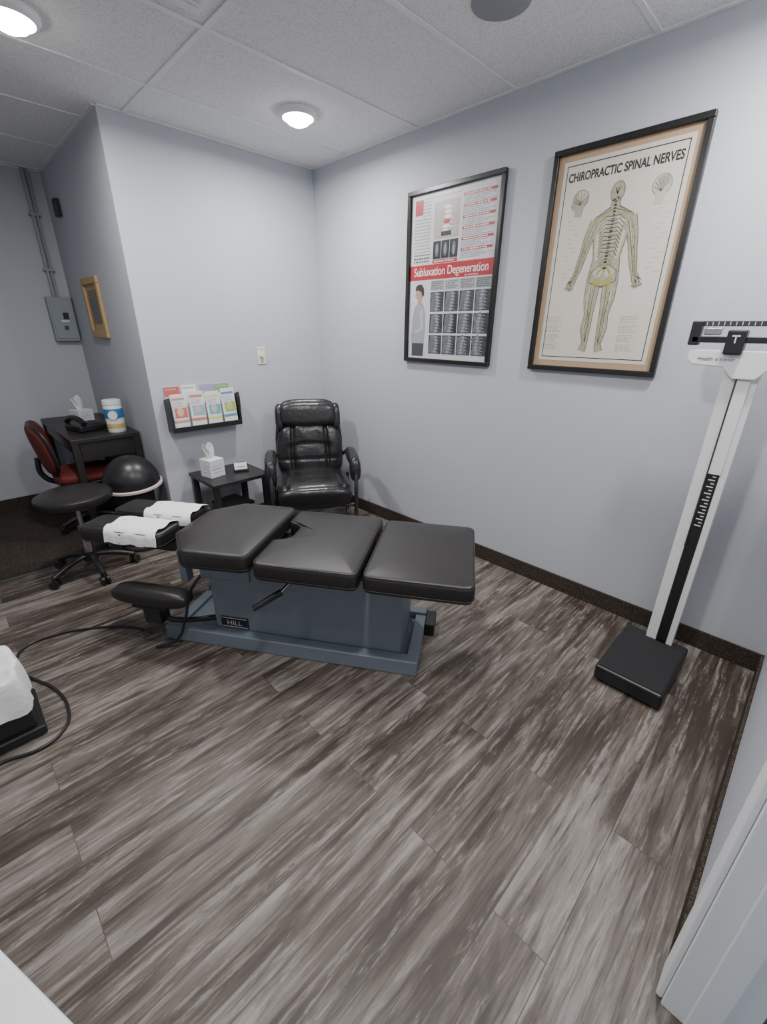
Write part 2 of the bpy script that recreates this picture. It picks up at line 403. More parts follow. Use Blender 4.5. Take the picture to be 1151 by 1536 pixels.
# ---------------------------------------------------------------- leather chair
C=empty('leather_armchair',(-.565,-.59,0),radians(-33))
def seatfn(p):
    z=p.z
    if z>0:
        z-=.012*exp(-((abs(p.x)-.19)/.018)**2)+.004*exp(-((p.y+.12)/.02)**2)+.004*exp(-((p.y-.06)/.02)**2)
        z+=.010*cos(p.x*7)
    return Vector((p.x,p.y,z))
sellip('seat',C,(0,-.03,.395),(.265,.285,.080),M_leather,e=.4,e2=.55,rot=(radians(-3),0,0),nu=128,nv=64,fn=seatfn)
sellip('seat_roll',C,(0,-.275,.385),(.255,.062,.080),M_leather,e=.6,e2=.7)
lean=radians(-12)
B=empty('back',(0,.24,.40)); B.parent=C; B.rotation_euler=(lean,0,0)
sellip('back_shell',B,(0,.045,.27),(.262,.055,.305),M_leather,e=.55,e2=.38,fn=lambda p:Vector((p.x*(1-.12*max(0,p.z)/.3),p.y,p.z)))
def vfn(p):
    y=p.y
    if y<0:
        y+=.022*exp(-((abs(p.x)-.135)/.014)**2)
        y+=.010*exp(-((p.z-.05+.10*p.x*p.x*8)/.014)**2)+.006*exp(-((p.z+.07)/.012)**2)
        y-=.006*sin(p.x*40+p.z*25)*.4
    return Vector((p.x*(1-.10*max(0,p.z)/.2),y,p.z))
sellip('back_pad',B,(0,-.012,.185),(.255,.062,.205),M_leather,e=.5,e2=.5,nu=160,nv=96,fn=vfn)
sellip('head_pillow',B,(0,-.022,.455),(.215,.060,.095),M_leather,e=.5,e2=.55)
for sx in (-1,1):
    sellip('back_wing_%d'%(sx+1),B,(sx*.215,.0,.43),(.035,.052,.11),M_leather,e=.7,e2=.7)
    sellip('arm_pad_%d'%(sx+1),C,(sx*.290,-.06,.605),(.042,.175,.035),M_leather,e=.7,e2=.75,rot=(radians(4),0,0))
    sellip('arm_front_%d'%(sx+1),C,(sx*.290,-.205,.55),(.040,.042,.085),M_leather,e=.8,e2=.8,rot=(radians(-12),0,0))
    tube('leg_frame_%d'%(sx+1),C,[(sx*.290,.19,.585),(sx*.29,-.05,.58),(sx*.29,-.21,.565),(sx*.29,-.25,.48),(sx*.285,-.265,.25),(sx*.285,-.275,.03),(sx*.285,-.22,.014),(sx*.285,.20,.014),(sx*.285,.27,.03),(sx*.285,.22,.30),(sx*.28,.17,.42)],.014,M_gunm)
    tube('arm_rear_%d'%(sx+1),C,[(sx*.29,.08,.60),(sx*.285,.20,.58),(sx*.25,.26,.54)],.014,M_gunm)
box('seat_pan',C,-.25,.25,-.25,.24,.29,.335,M_blackp,.01)
cyl('crossbar_front',C,(-.285,-.24,.30),(.285,-.24,.30),.012,M_gunm)
cyl('crossbar_rear',C,(-.285,.19,.30),(.285,.19,.30),.012,M_gunm)

# ---------------------------------------------------------------- side table + items
S=empty('side_table',(-1.045,-.245,0))
box('top',S,-.215,.215,-.20,.20,.475,.50,M_wood,.004)
for i,(x,y) in enumerate(((-.185,-.17),(.185,-.17),(.185,.17),(-.185,.17))): box('leg_%d'%i,S,x-.02,x+.02,y-.02,y+.02,0,.475,M_wood,.003)
box('shelf',S,-.165,.165,-.16,.16,.18,.20,M_wood,.003)
for i in range(4): 
    o=box('shelf_magazine_%d'%i,S,-.10,.10,-.12,.12,.2005+i*.022,.2005+i*.022+.02,M_blackm if i%2 else mat('grey_cover',(.12,.12,.13),.5),.003); o.rotation_euler=(0,0,.05*i)
M_tb=mat('tissue_box_card',(.70,.72,.74),.6,var=.1,vscale=60)
M_tblue=mat('print_blue',(.10,.22,.42),.5)
def tissue_box(loc,rz,s=.115,h=.125,pat=M_tblue):
    t=empty('tissue_box',loc,rz); a=s/2
    box('carton',t,-a,a,-a,a,0,h,M_tb,.003)
    for k in range(3):
        box('print_%d'%k,t,-a*.7,a*(.75-.3*k),-a-.0008,-a,h*(.28+.18*k),h*(.31+.18*k),pat if k==1 else mat('print_grey',(.45,.47,.5),.6),0)
        box('print_s%d'%k,t,-a-.0008,-a,-a*.7,a*(.7-.2*k),h*(.28+.18*k),h*(.31+.18*k),mat('print_grey',(.45,.47,.5),.6),0)
    bm=bmesh.new(); rows=[]
    for j in range(9):
        v=j/8; row=[]
        for i in range(29):
            u=i/28*2*pi; r=(.018+.032*v**1.2)*(1+.35*sin(3*u+1.5*v)+.15*sin(7*u))*(1-.35*v*v)
            row.append(bm.verts.new((r*cos(u)+.028*v*v*-1,r*sin(u)*.55,h-.004+.095*v*(1+.22*sin(2*u+.6)))))
        rows.append(row)
    for p,q in zip(rows,rows[1:]):
        for i in range(28): bm.faces.new((p[i],p[i+1],q[i+1],q[i]))
    finish('tissue',bm,M_paper,t,smooth=True)
    return t
tissue_box((-1.155,-.23,.50),radians(12))
e=empty('business_card_holder',(-.965,-.27,.50),radians(-20))
box('base',e,-.05,.05,-.025,.025,0,.018,M_blackp,.003)
o=box('card_stack',e,-.044,.044,-.01,.012,.012,.062,M_tb,.001); o.rotation_euler=(radians(-22),0,0)
box('card_print',e,-.03,.03,-.012,-.0105,.03,.036,M_tblue,0).rotation_euler=(radians(-22),0,0)

# ---------------------------------------------------------------- brochure rack
K=empty('brochure_rack',(-1.075,0,.80))
box('back_panel',K,-.245,.245,-.010,0,0,.20,M_blackp,.002)
box('bottom',K,-.245,.245,-.095,-.01,0,.012,M_blackp,.002)
box('front_lip',K,-.245,.245,-.10,-.093,0,.035,M_blackp,.002)
for s in (-1,1):
    bm=bmesh.new(); x=s*.245
    pts=[(-.10,0),(0,0),(0,.21),(-.095,.235),(-.105,.20)]
    a=[bm.verts.new((x-.004,y,z)) for y,z in pts]; b=[bm.verts.new((x+.004,y,z)) for y,z in pts]
    bm.faces.new(a); bm.faces.new(b[::-1])
    for i in range(5): bm.faces.new((a[i],a[(i+1)%5],b[(i+1)%5],b[i]))
    finish('side_%d'%(s+1),bm,M_blackp,K,bevel=.002)
cols=[(.50,.10,.08),(.72,.70,.68),(.30,.28,.42),(.18,.38,.14)]
acc=[(.60,.16,.12),(.25,.45,.50),(.12,.40,.50),(.35,.50,.10)]
acc2=[(.55,.30,.26),(.55,.20,.15),(.60,.70,.20),(.15,.25,.45)]
M_br=mat('brochure_white',(.72,.73,.75),.35)
for i in range(4):
    cx=-.178+i*.118
    for lay,(y,z0,hh,tilt) in enumerate(((-.030,.014,.285,-6),(-.072,.014,.240,-4))):
        p=empty('brochure_%d_%d'%(i,lay),(cx+(-.006 if lay==0 else .004),y,z0)); p.parent=K; p.rotation_euler=(radians(tilt),radians(random.uniform(-1.5,1.5)),0)
        hh+=random.uniform(-.008,.01)
        box('sheet',p,-.051,.051,-.004,.004,0,hh,M_br,.001)
        c1=mat('brochure_c%d'%i,cols[i],.4); c2=mat('brochure_a%d'%i,acc[i],.4); c3=mat('brochure_b%d'%i,acc2[i],.4)
        if lay==0:
            box('header',p,-.051,.051,-.0052,-.0042,hh*(.78 if i!=1 else .95),hh,c1,0); box('header_text',p,-.04,.03,-.0060,-.0052,hh*.93,hh*.95,mat('print_grey2',(.35,.36,.4),.6),0)
        else:
            box('header',p,-.045,.040,-.0052,-.0042,hh*.84,hh*.90,c3,0)
            box('picture',p,-.035,.046,-.0052,-.0042,hh*.34,hh*.62,c2,0)
            sellip('picture_blob',p,(.0,-.0052,hh*.50),(.022,.0008,.03),mat('flesh_print',(.6,.45,.36),.5),e=1)
            for k in range(4): box('line_%d'%k,p,-.04,.03-.01*(k%2),-.0050,-.0042,hh*(.66+.04*k),hh*(.67+.04*k),mat('print_grey2',(.35,.36,.4),.6),0)
            box('footer',p,-.051,.051,-.0052,-.0042,hh*.20,hh*.27,c3,0)
# wall dimmer
K=empty('wall_dimmer_switch',(-.56,0,1.27))
box('plate',K,-.036,.036,-.006,0,-.062,.062,M_ivory,.003)
o=lathe('knob',K,[(0,.022),(.014,.021),(.017,0),(0,0)],M_ivory,(0,-.006,.0),rot=(radians(90),0,0))
lathe('screw_1',K,[(0,.001),(.004,.001),(.004,0),(0,0)],M_gunm,(0,-.006,.045),rot=(radians(90),0,0)); lathe('screw_2',K,[(0,.001),(.004,.001),(.004,0),(0,0)],M_gunm,(0,-.006,-.045),rot=(radians(90),0,0))

# ---------------------------------------------------------------- posters
ROT=(radians(90),0,radians(-90))
def frame(P,w,h,bw,m,d=.028):
    box('frame_top',P,-w/2,w/2,h/2-bw,h/2,0,d,m,.003); box('frame_bottom',P,-w/2,w/2,-h/2,-h/2+bw,0,d,m,.003)
    box('frame_left',P,-w/2,-w/2+bw,-h/2+bw,h/2-bw,0,d,m,.003); box('frame_right',P,w/2-bw,w/2,-h/2+bw,h/2-bw,0,d,m,.003)
M_frame=mat('frame_black',(.012,.012,.012),.3)
def pm(n,c,r=.35,**k): return mat('poster_'+n,c,r,**k)
PW=pm('white',(.56,.57,.60)); PRED=pm('red',(.40,.030,.040)); PGR=pm('grey',(.25,.26,.28)); PLG=pm('lightgrey',(.40,.41,.44)); PDK=pm('dark',(.03,.032,.038)); PTX=pm('text',(.12,.12,.14))
PX=pm('xray',(.05,.055,.065),var=.9,vscale=30); PXL=pm('xray_bone',(.27,.28,.31),var=.5,vscale=60); PXM=pm('xray_mid',(.13,.14,.16),var=.5,vscale=40); PSK=pm('skin',(.42,.27,.20)); PSH=pm('shirt',(.30,.32,.37)); PHAIR=pm('hair',(.05,.035,.03)); PBG=pm('bg',(.33,.33,.35)); PBEI=pm('beige',(.46,.36,.32)); PWH=pm('textwhite',(.8,.8,.8)); PPANT=pm('pants',(.06,.06,.075))
w,h=.675,.965
P=empty('subluxation_poster',(0,-1.32,1.745),rot=ROT)
box('backing',P,-w/2+.01,w/2-.01,-h/2+.01,h/2-.01,0,.010,PW,0)
frame(P,w,h,.024,M_frame)
Fl=Flat(); z=.0108
iw,ih=w-.048,h-.048
def U_(u): return -iw/2+u*iw
def V_(v): return ih/2-v*ih
def rr(u0,v0,u1,v1,m,dz=0): Fl.rect(U_(u0),V_(v1),U_(u1),V_(v0),m,z+dz)
def words(u0,u1,v,hh,m,dz,seed):
    r_=random.Random(seed); u=u0
    while u<u1-.006:
        wd=min(r_.uniform(.010,.034),u1-u); rr(u,v,u+wd,v+hh,m,dz); u+=wd+.007
rr(.03,.02,.97,.97,PW)
rr(.05,.03,.15,.115,PRED,.0004)
rr(.17,.03,.60,.034,PGR,.0004)
for k in range(19):
    words(.05 if k>4 else .16,.245+.02*((k*7)%3)/3,.045+.0185*k,.0075 if k<17 else .011,PTX if k>15 else PGR,.0004,k)
rr(.29,.06,.585,.265,PBEI,.0004)
rr(.32,.075,.555,.25,PLG,.0008)
Fl.ell(U_(.44),V_(.16),.055,.070,PBEI,z+.0010)
for k in range(6): 
    Fl.ell(U_(.44+.012*sin(k)),V_(.095+.026*k),.026,.010,PWH if k not in (3,) else PRED,z+.0014); Fl.limb([(U_(.46),V_(.095+.026*k)),(U_(.51),V_(.105+.026*k))],[.008,.004],PWH,z+.0013)
rr(.38,.225,.50,.25,PDK,.0016)
for k in range(3): 
    rr(.29+.10*k,.275,.385+.10*k,.378,PDK,.0004); Fl.ell(U_(.338+.10*k),V_(.325),.014,.036,PXM,z+.0007); Fl.ell(U_(.338+.10*k),V_(.325+.01*k-.01),.006,.024,PXL,z+.0010)
rr(.29,.382,.585,.402,PRED,.0004); words(.31,.56,.388,.007,PWH,.0008,77)
for k in range(6):
    v=.045+.058*k
    rr(.62,v,.96,v+.015,PRED,.0004); words(.64,.90,v+.0045,.006,PWH,.0008,k+50)
    for j in range(4): words(.62,.96-.06*((j+k)%3),v+.021+.009*j,.0045,PGR,.0004,k*9+j)
rr(0,.405,1,.495,PRED,.0004)
rr(.02,.50,.24,.985,PW,.0004)
for k in range(4): rr(.285+.178*k,.503,.455+.178*k,.563,[PBG,PLG,PBG,PGR][k],.0004)
for k in range(4):
    for j in range(5): words(.292+.178*k,.44+.178*k-.02*(j%3),.509+.0105*j,.005,PTX,.0008,k*7+j)
for r in range(3):
    v0=.572+.136*r
    for k in range(4):
        u0=.285+.178*k; rr(u0,v0,u0+.168,v0+.122,PDK if (r==1 and k==1) else PX,.0004)
        a_=.02*sin(r+k)
        Fl.limb([(U_(u0+.05+a_),V_(v0+.004)),(U_(u0+.065),V_(v0+.055)),(U_(u0+.05),V_(v0+.118))],[.055,.062,.058],PXM,z+.0006)
        for q in range(6): Fl.ell(U_(u0+.078+a_*.6+.012*sin(q*.6+k)),V_(v0+.012+.019*q),.0125,.0066,PXL,z+.0010,12); Fl.limb([(U_(u0+.10),V_(v0+.012+.019*q)),(U_(u0+.13),V_(v0+.018+.019*q))],[.006,.003],PXL,z+.0009)
man=[(.06,.985),(.04,.86),(.05,.74),(.08,.66),(.13,.635),(.19,.64),(.225,.70),(.235,.80),(.215,.92),(.215,.985)]
Fl.poly([(U_(a),V_(b)) for a,b in man],PSH,z+.0010)
Fl.poly([(U_(a),V_(b)) for a,b in [(.055,.985),(.055,.90),(.22,.90),(.215,.985)]],PPANT,z+.0014)
Fl.limb([(U_(.17),V_(.68)),(U_(.19),V_(.80)),(U_(.06),V_(.845))],[.035,.03,.022],PLG,z+.0018)
Fl.limb([(U_(.10),V_(.835)),(U_(.04),V_(.85))],[.02,.016],PSK,z+.0022)
Fl.limb([(U_(.145),V_(.60)),(U_(.145),V_(.65))],[.028,.034],PSK,z+.0012)
Fl.ell(U_(.14),V_(.575),.030,.040,PSK,z+.0016)
Fl.poly([(U_(a),V_(b)) for a,b in [(.085,.56),(.09,.535),(.12,.52),(.17,.522),(.195,.545),(.20,.585),(.18,.60),(.165,.57),(.12,.555)]],PHAIR,z+.0022)
Fl.poly([(U_(a),V_(b)) for a,b in [(.095,.575),(.075,.592),(.095,.597)]],PSK,z+.0020)
Fl.done('print',P)
text('title',P,'Subluxation Degeneration',U_(.5),V_(.470),z+.0012,.066,PWH,'CENTER',.80,bold=.0004)
text('subtitle',P,'IS A CONDITION',U_(.76),V_(.490),z+.0012,.012,PWH,'CENTER',1.)

w,h=.63,.965
P=empty('spinal_nerves_poster',(0,-2.228,1.75),rot=ROT)
PTAN=pm('tan_mat',(.40,.28,.18)); PCR=pm('cream',(.58,.55,.49),var=.03); PINK=pm('ink',(.03,.028,.026)); PB1=pm('body',(.33,.315,.235),var=.35,vscale=60); PB2=pm('body_line',(.10,.09,.07)); PB3=pm('body_light',(.47,.46,.37)); PYL=pm('yellow_nerve',(.33,.33,.10)); PLB=pm('label',(.36,.34,.30))
box('backing',P,-w/2+.01,w/2-.01,-h/2+.01,h/2-.01,0,.010,PTAN,0)
frame(P,w,h,.024,M_frame)
Fl=Flat(); iw,ih=w-.048,h-.048
rr(.045,.03,.955,.97,PCR)
for a in ((.075,.048,.925,.052),(.075,.948,.925,.952),(.075,.048,.081,.952),(.919,.048,.925,.952)): rr(*a,PINK,.0004)
cx=.50
def X(u): return U_(cx+u)
def fig(m,dw,z):
    s=dw
    L=lambda pts,ws: Fl.limb([(X(a),V_(b)) for a,b in pts],[q+s for q in ws],m,z)
    Fl.ell(X(0),V_(.195),.028+s/2,.038+s/2,m,z)
    L([(0,.215),(0,.262)],[.034,.036])
    Fl.poly([(X(a),V_(b)) for a,b in [(-.03-s,.258-s),(-.135-s,.29),(-.15-s,.315),(-.12-s,.40),(-.10-s,.47),(-.115-s,.54),(-.115-s,.58),(0,.60+s),(.115+s,.58),(.115+s,.54),(.10+s,.47),(.12+s,.40),(.15+s,.315),(.135+s,.29),(.03+s,.258-s)]],m,z+.00005)
    for q in (-1,1):
        L([(q*.128,.305),(q*.165,.38),(q*.185,.44),(q*.215,.52),(q*.235,.56)],[.046,.042,.034,.028,.018])
        L([(q*.235,.555),(q*.255,.585)],[.026,.03])
        for k in range(4): L([(q*.255,.58),(q*(.235+.022*k),.618-.006*abs(k-1))],[.010,.005])
        L([(q*.245,.565),(q*(.290),.585)],[.010,.006])
        L([(q*.065,.56),(q*.070,.66),(q*.062,.735),(q*.068,.80),(q*.055,.885)],[.066,.058,.038,.044,.022])
        L([(q*.055,.88),(q*.072,.915)],[.026,.034])
fig(PB2,.005,z+.0004); fig(PB1,0.,z+.0008)
zz=z+.0014
# muscle highlights and contour strokes
for q in (-1,1):
    Fl.limb([(X(q*.07),V_(.60)),(X(q*.075),V_(.66)),(X(q*.064),V_(.72))],[.020,.026,.010],PB3,z+.0010)
    Fl.limb([(X(q*.066),V_(.75)),(X(q*.070),V_(.80)),(X(q*.058),V_(.86))],[.010,.020,.006],PB3,z+.0010)
    Fl.limb([(X(q*.135),V_(.32)),(X(q*.165),V_(.38)),(X(q*.182),V_(.43))],[.014,.018,.012],PB3,z+.0010)
    Fl.limb([(X(q*.19),V_(.45)),(X(q*.213),V_(.51)),(X(q*.232),V_(.55))],[.014,.012,.006],PB3,z+.0010)
    Fl.limb([(X(q*.10),V_(.36)),(X(q*.085),V_(.42)),(X(q*.075),V_(.48))],[.014,.020,.014],PB3,z+.0010)
    for k in range(7):
        Fl.limb([(X(q*.012),V_(.455+.011*k)),(X(q*(.05+.004*k)),V_(.475+.013*k))],[.0018,.0012],PYL if k%2 else PB2,z+.0018)
    for k in range(14):
        v=.61+.02*k; Fl.limb([(X(q*.068),V_(v)),(X(q*(.068+(.018 if k%2 else -.016))),V_(v+.014))],[.0016,.001],PB2,z+.0018)
    for k in range(10):
        a_=k/10; x_=q*(.14+.09*a_); v=.32+.22*a_; Fl.limb([(X(x_),V_(v)),(X(x_+(.012 if k%2 else -.012)),V_(v+.014))],[.0016,.001],PB2,z+.0018)
for k in range(22): Fl.ell(X(0),V_(.235+.0135*k),.0065+.00012*k,.0042,PINK if k%2 else PB2,zz,10)
for k in range(10):
    v=.295+.017*k
    for q in (-1,1):
        Fl.limb([(X(0),V_(v)),(X(q*.05),V_(v-.004)),(X(q*(.092-.002*k)),V_(v+.020))],[.0030]*3,PB2,zz+.0002)
        if k%2==0: Fl.limb([(X(0),V_(v+.006)),(X(q*.06),V_(v+.004)),(X(q*(.095-.002*k)),V_(v+.026))],[.003]*3,PB3,zz+.0001)
for q in (-1,1):
    Fl.limb([(X(0),V_(.50)),(X(q*.04),V_(.53)),(X(q*.06),V_(.58)),(X(q*.068),V_(.68)),(X(q*.06),V_(.75)),(X(q*.064),V_(.86))],[.007,.007,.006,.005,.005,.003],PYL,zz+.0003)
    Fl.ell(X(q*.045),V_(.535),.022,.022,PB3,zz); Fl.ell(X(q*.04),V_(.585),.020,.018,PYL,zz+.00005)
    for d in (-.018,-.004,.012,.024): Fl.limb([(X(q*(.065+d)),V_(.60)),(X(q*(.068+d*.8)),V_(.68)),(X(q*(.062+d*.5)),V_(.74)),(X(q*(.067+d*.8)),V_(.80)),(X(q*(.057+d*.2)),V_(.87))],[.0026]*5,PB3 if d>.02 else PB2,zz+.0001)
    Fl.limb([(X(q*.02),V_(.275)),(X(q*.12),V_(.295)),(X(q*.165),V_(.38)),(X(q*.19),V_(.45)),(X(q*.235),V_(.56)),(X(q*.26),V_(.61))],[.004,.004,.004,.004,.003,.002],PYL,zz+.0003)
    for d in (-.014,.014): Fl.limb([(X(q*(.13+d)),V_(.32)),(X(q*(.166+d)),V_(.385)),(X(q*(.19+d*.7)),V_(.45)),(X(q*(.232+d*.4)),V_(.55))],[.0024]*4,PB2,zz+.0001)
    Fl.poly([(X(q*.03),V_(.30)),(X(q*.095),V_(.315)),(X(q*.06),V_(.375))],PB3,zz-.0002)
    Fl.limb([(X(q*.005),V_(.262)),(X(q*.13),V_(.290))],[.003,.003],PB2,zz)
    Fl.limb([(X(q*.03),V_(.50)),(X(q*.10),V_(.535)),(X(q*.105),V_(.58)),(X(0),V_(.605))],[.003]*4,PB2,zz+.0001)
    for d in (-.02,-.007,.007,.02): Fl.limb([(X(0),V_(.205)),(X(d),V_(.175))],[.0018]*2,PB2,zz)
for q,c in ((-1,-.28),(1,.30)):
    m=PB1 if q<0 else PB3
    Fl.ell(X(c),V_(.20),.037,.038,PB2,z+.0004); Fl.ell(X(c),V_(.20),.035,.036,m,z+.0008)
    Fl.limb([(X(c+.005),V_(.22)),(X(c-.005),V_(.275))],[.040,.034],m,z+.0006)
    if q<0: Fl.poly([(X(c-.055),V_(.20)),(X(c-.075),V_(.225)),(X(c-.055),V_(.245)),(X(c-.01),V_(.25)),(X(c),V_(.20))],m,z+.0007)
    for k in range(6): Fl.limb([(X(c),V_(.225)),(X(c+.05*cos(k*.6+.3)),V_(.20-.03*sin(k*.6+.3)))],[.002]*2,PB2,z+.0012)
    Fl.ell(X(c+.008),V_(.185),.024,.020,PB3 if q<0 else PLB,z+.0011)
for k in range(24): 
    for u0 in (-.42,.20):
        if k%6: words(cx+u0,cx+u0+.10+.05*((k*5)%4)/4,.735+.0075*k,.003,PLB,.0004,k)
for k in range(30):
    v=.27+.02*(k%15); sgn=-1 if k<15 else 1; u=cx+sgn*(.30+.02*((k*3)%4)) ; rr(u,v,u+.045,v+.0022,PLB,.0003)
Fl.done('print',P)
text('title',P,'CHIROPRACTIC SPINAL NERVES',U_(.5),V_(.118),z+.0008,.047,PINK,'CENTER',.70,bold=.0011)

# ---------------------------------------------------------------- physician scale
K=empty('physician_scale',(0,0,0))
box('platform',K,-.605,-.175,-3.005,-2.735,.012,.085,M_blackp,.012,4)
box('tread_mat',K,-.595,-.235,-2.995,-2.745,.084,.089,M_rubber,.002)
for i,(x,y) in enumerate(((-.57,-2.97),(-.57,-2.77),(-.21,-2.97),(-.21,-2.77))): cyl('foot_%d'%i,K,(x,y,0),(x,y,.014),.015,M_blackm)
yc=-2.885
def cbox(n,x0,x1,y0,y1,z0,z1,m,b=.002): return box(n,K,x0,x1,y0,y1,z0,z1,m,b)
cbox('column_left_flange',-.222,-.185,yc+.012,yc+.055,.085,1.36,M_scalew)
cbox('column_right_flange',-.222,-.185,yc-.055,yc-.030,.085,1.36,M_scalew)
cbox('column_channel',-.212,-.180,yc-.052,yc+.052,.085,1.36,M_blackp)
cbox('height_rod_black',-.226,-.214,yc-.028,yc+.010,.10,.93,M_blackp)
cbox('height_rod_white',-.232,-.215,yc-.034,yc+.008,.93,1.30,M_scalew)
cbox('height_rod_cap',-.236,-.215,yc-.036,yc+.012,1.30,1.40,M_blackp)
cbox('height_rod_groove',-.2335,-.231,yc+.008,yc+.013,.60,1.36,M_gunm,0)
for k in range(16):
    z0=.70+.0145*k; cbox('tick_%d'%k,-.2272,-.2258,yc-.022,yc-.022+(.024 if k%2==0 else .012),z0,z0+.004,M_scalew,0)
for k in range(5):
    z0=1.315+.016*k; cbox('captick_%d'%k,-.2372,-.2358,yc-.024,yc+(.004 if k%2==0 else -.01),z0,z0+.004,M_scalew,0)
bm=bmesh.new(); pr=[(-2.70,1.40),(-2.70,1.365),(-2.72,1.345),(-2.82,1.340),(-2.86,1.30),(-2.93,1.30),(-2.96,1.34),(-3.10,1.345),(-3.12,1.40)]
a=[bm.verts.new((-.245,y,zv)) for y,zv in pr]; b=[bm.verts.new((-.185,y,zv)) for y,zv in pr]; n=len(pr)
bm.faces.new(a); bm.faces.new(b[::-1])
for i in range(n): bm.faces.new((a[i],a[(i+1)%n],b[(i+1)%n],b[i]))
finish('bracket',bm,M_scalew,K,bevel=.004)
tx=text('brand_text',K,'Health o meter',0,0,0,.019,M_blackp,'CENTER'); tx.location=(-.2455,-2.795,1.362); tx.rotation_euler=ROT
cbox('beam_end_left',-.25,-.21,-2.725,-2.69,1.415,1.50,M_blackp,.004)
cbox('beam_upper',-.236,-.226,-3.14,-2.70,1.482,1.500,M_gunm,.001)
cbox('beam_lower',-.250,-.224,-3.14,-2.70,1.425,1.447,M_blackp,.003)
for k in range(22): cbox('beam_tick_%d'%k,-.2372,-.2358,-2.735-.018*k-.002,-2.735-.018*k,1.485,1.497,M_scalew,0)
cbox('poise_small',-.256,-.215,-2.79,-2.735,1.452,1.478,M_chrome,.004)
cbox('poise_large',-.268,-.215,-2.870,-2.812,1.385,1.470,M_blackp,.006)
cbox('poise_mark_a',-.2692,-.268,-2.853,-2.829,1.447,1.452,M_scalew,0); cbox('poise_mark_b',-.2692,-.268,-2.843,-2.839,1.425,1.450,M_scalew,0)
cbox('beam_pivot',-.25,-.19,-3.0,-2.96,1.39,1.49,M_scalew,.004)
cbox('beam_end_right',-.25,-.21,-3.16,-3.13,1.42,1.51,M_blackp,.004)

# ---------------------------------------------------------------- desk and items
K=empty('desk',(-1.62,.91,0))
box('top',K,-.22,.215,-.53,.54,.72,.75,M_wood,.004)
for i,(x,y) in enumerate(((-.195,-.505),(.19,-.505),(.19,.515),(-.195,.515))): box('leg_%d'%i,K,x-.022,x+.022,y-.022,y+.022,0,.72,M_wood,.003)
box('apron_front',K,-.205,-.19,-.48,.49,.64,.72,M_wood,.002); box('apron_end',K,-.17,.17,-.515,-.50,.60,.72,M_wood,.002); box('apron_back',K,.19,.205,-.48,.49,.30,.72,M_wood,.002)
tissue_box((-1.60,1.12,.751),radians(20),.12,.09)
K=empty('disinfecting_wipes_canister',(-1.515,.50,.751))
lathe('body',K,[(0,0),(.058,0),(.06,.004),(.06,.19),(.057,.195),(0,.195)],M_scalew)
lathe('label_blue',K,[(.0603,.10),(.0607,.102),(.0607,.165),(.0603,.167)],mat('label_blue',(.04,.20,.42),.4))
lathe('label_yellow',K,[(.0603,.03),(.0607,.032),(.0607,.060),(.0603,.062)],mat('label_yellow',(.55,.42,.12),.4))
cyl('label_badge',K,(-.02,-.052,.125),(-.025,-.064,.125),.03,M_scalew)
lathe('cap',K,[(0,.232),(.045,.231),(.060,.225),(.062,.195),(0,.195)],M_scalew)
K=empty('desk_telephone',(-1.66,.72,.751),radians(15))
box('base',K,-.10,.10,-.11,.11,0,.045,M_blackp,.012,3)
tube('handset',K,[(-.07,-.12,.06),(-.07,-.07,.085),(-.07,.07,.085),(-.07,.12,.06)],.02,M_blackp)
for i in range(3):
    for j in range(4): box('key_%d%d'%(i,j),K,-.01+i*.032,.012+i*.032,-.08+j*.032,-.06+j*.032,.045,.050,M_gunm,.002)
tube('cord',K,[(.08,-.10,.02),(.13,-.13,.008),(.10,-.17,.008),(.03,-.16,.008)],.005,M_blackp)

# ---------------------------------------------------------------- stools/chairs
def star(parent,r,n,zc,rot0=0.,hubz=.12):
    for i in range(n):
        a=rot0+2*pi*i/n; c,s=cos(a),sin(a)
        tube('star_leg_%d'%i,parent,[(0,0,hubz),(c*r*.5,s*r*.5,hubz-.012),(c*r,s*r,zc+.03)],.017,M_blackp)
        cyl('caster_stem_%d'%i,parent,(c*r,s*r,zc),(c*r,s*r,zc+.04),.010,M_gunm)
        ta=a+.7+i
        for q in (-1,1):
            d=Vector((cos(ta),sin(ta),0))*.007*q; p=Vector((c*r,s*r,.027))
            cyl('caster_wheel_%d_%d'%(i,q+1),parent,p+d,p+d*3.2,.027,M_blackp,seg=24)
K=empty('rolling_stool',(-1.965,-.09,0))
lathe('seat',K,[(0,.475),(.17,.475),(.195,.485),(.205,.505),(.20,.528),(.185,.538),(.10,.545),(0,.546)],M_vinyl,seg=48)
lathe('seat_plate',K,[(0,.455),(.09,.455),(.10,.475),(0,.475)],M_gunm)
cyl('lift_upper',K,(0,0,.28),(0,0,.46),.014,M_chrome); cyl('lift_lower',K,(0,0,.12),(0,0,.32),.025,M_chrome); cyl('hub',K,(0,0,.085),(0,0,.15),.04,M_blackp)
star(K,.235,5,.035,radians(200))
K=empty('office_chair',(-1.755,.67,0),radians(84))
sellip('seat',K,(0,0,.45),(.20,.20,.045),M_red,e=.5,e2=.6)
def curv(p): return Vector((p.x,p.y-1.1*p.x*p.x,p.z))
sellip('backrest',K,(0,.225,.66),(.225,.034,.175),M_red,e=.5,e2=.6,rot=(radians(-10),0,0),fn=curv)
sellip('backrest_rim',K,(0,.225,.66),(.242,.016,.190),M_blackp,e=.5,e2=.6,rot=(radians(-10),0,0),fn=curv)
tube('back_stem',K,[(0,.05,.40),(0,.19,.41),(0,.255,.48),(0,.255,.60)],.018,M_blackp)
cyl('gas_lift',K,(0,0,.12),(0,0,.41),.022,M_gunm); cyl('hub',K,(0,0,.085),(0,0,.15),.04,M_blackp)
star(K,.22,5,.035,.4)
K=empty('balance_dome_trainer',(-1.59,.10,0)); 
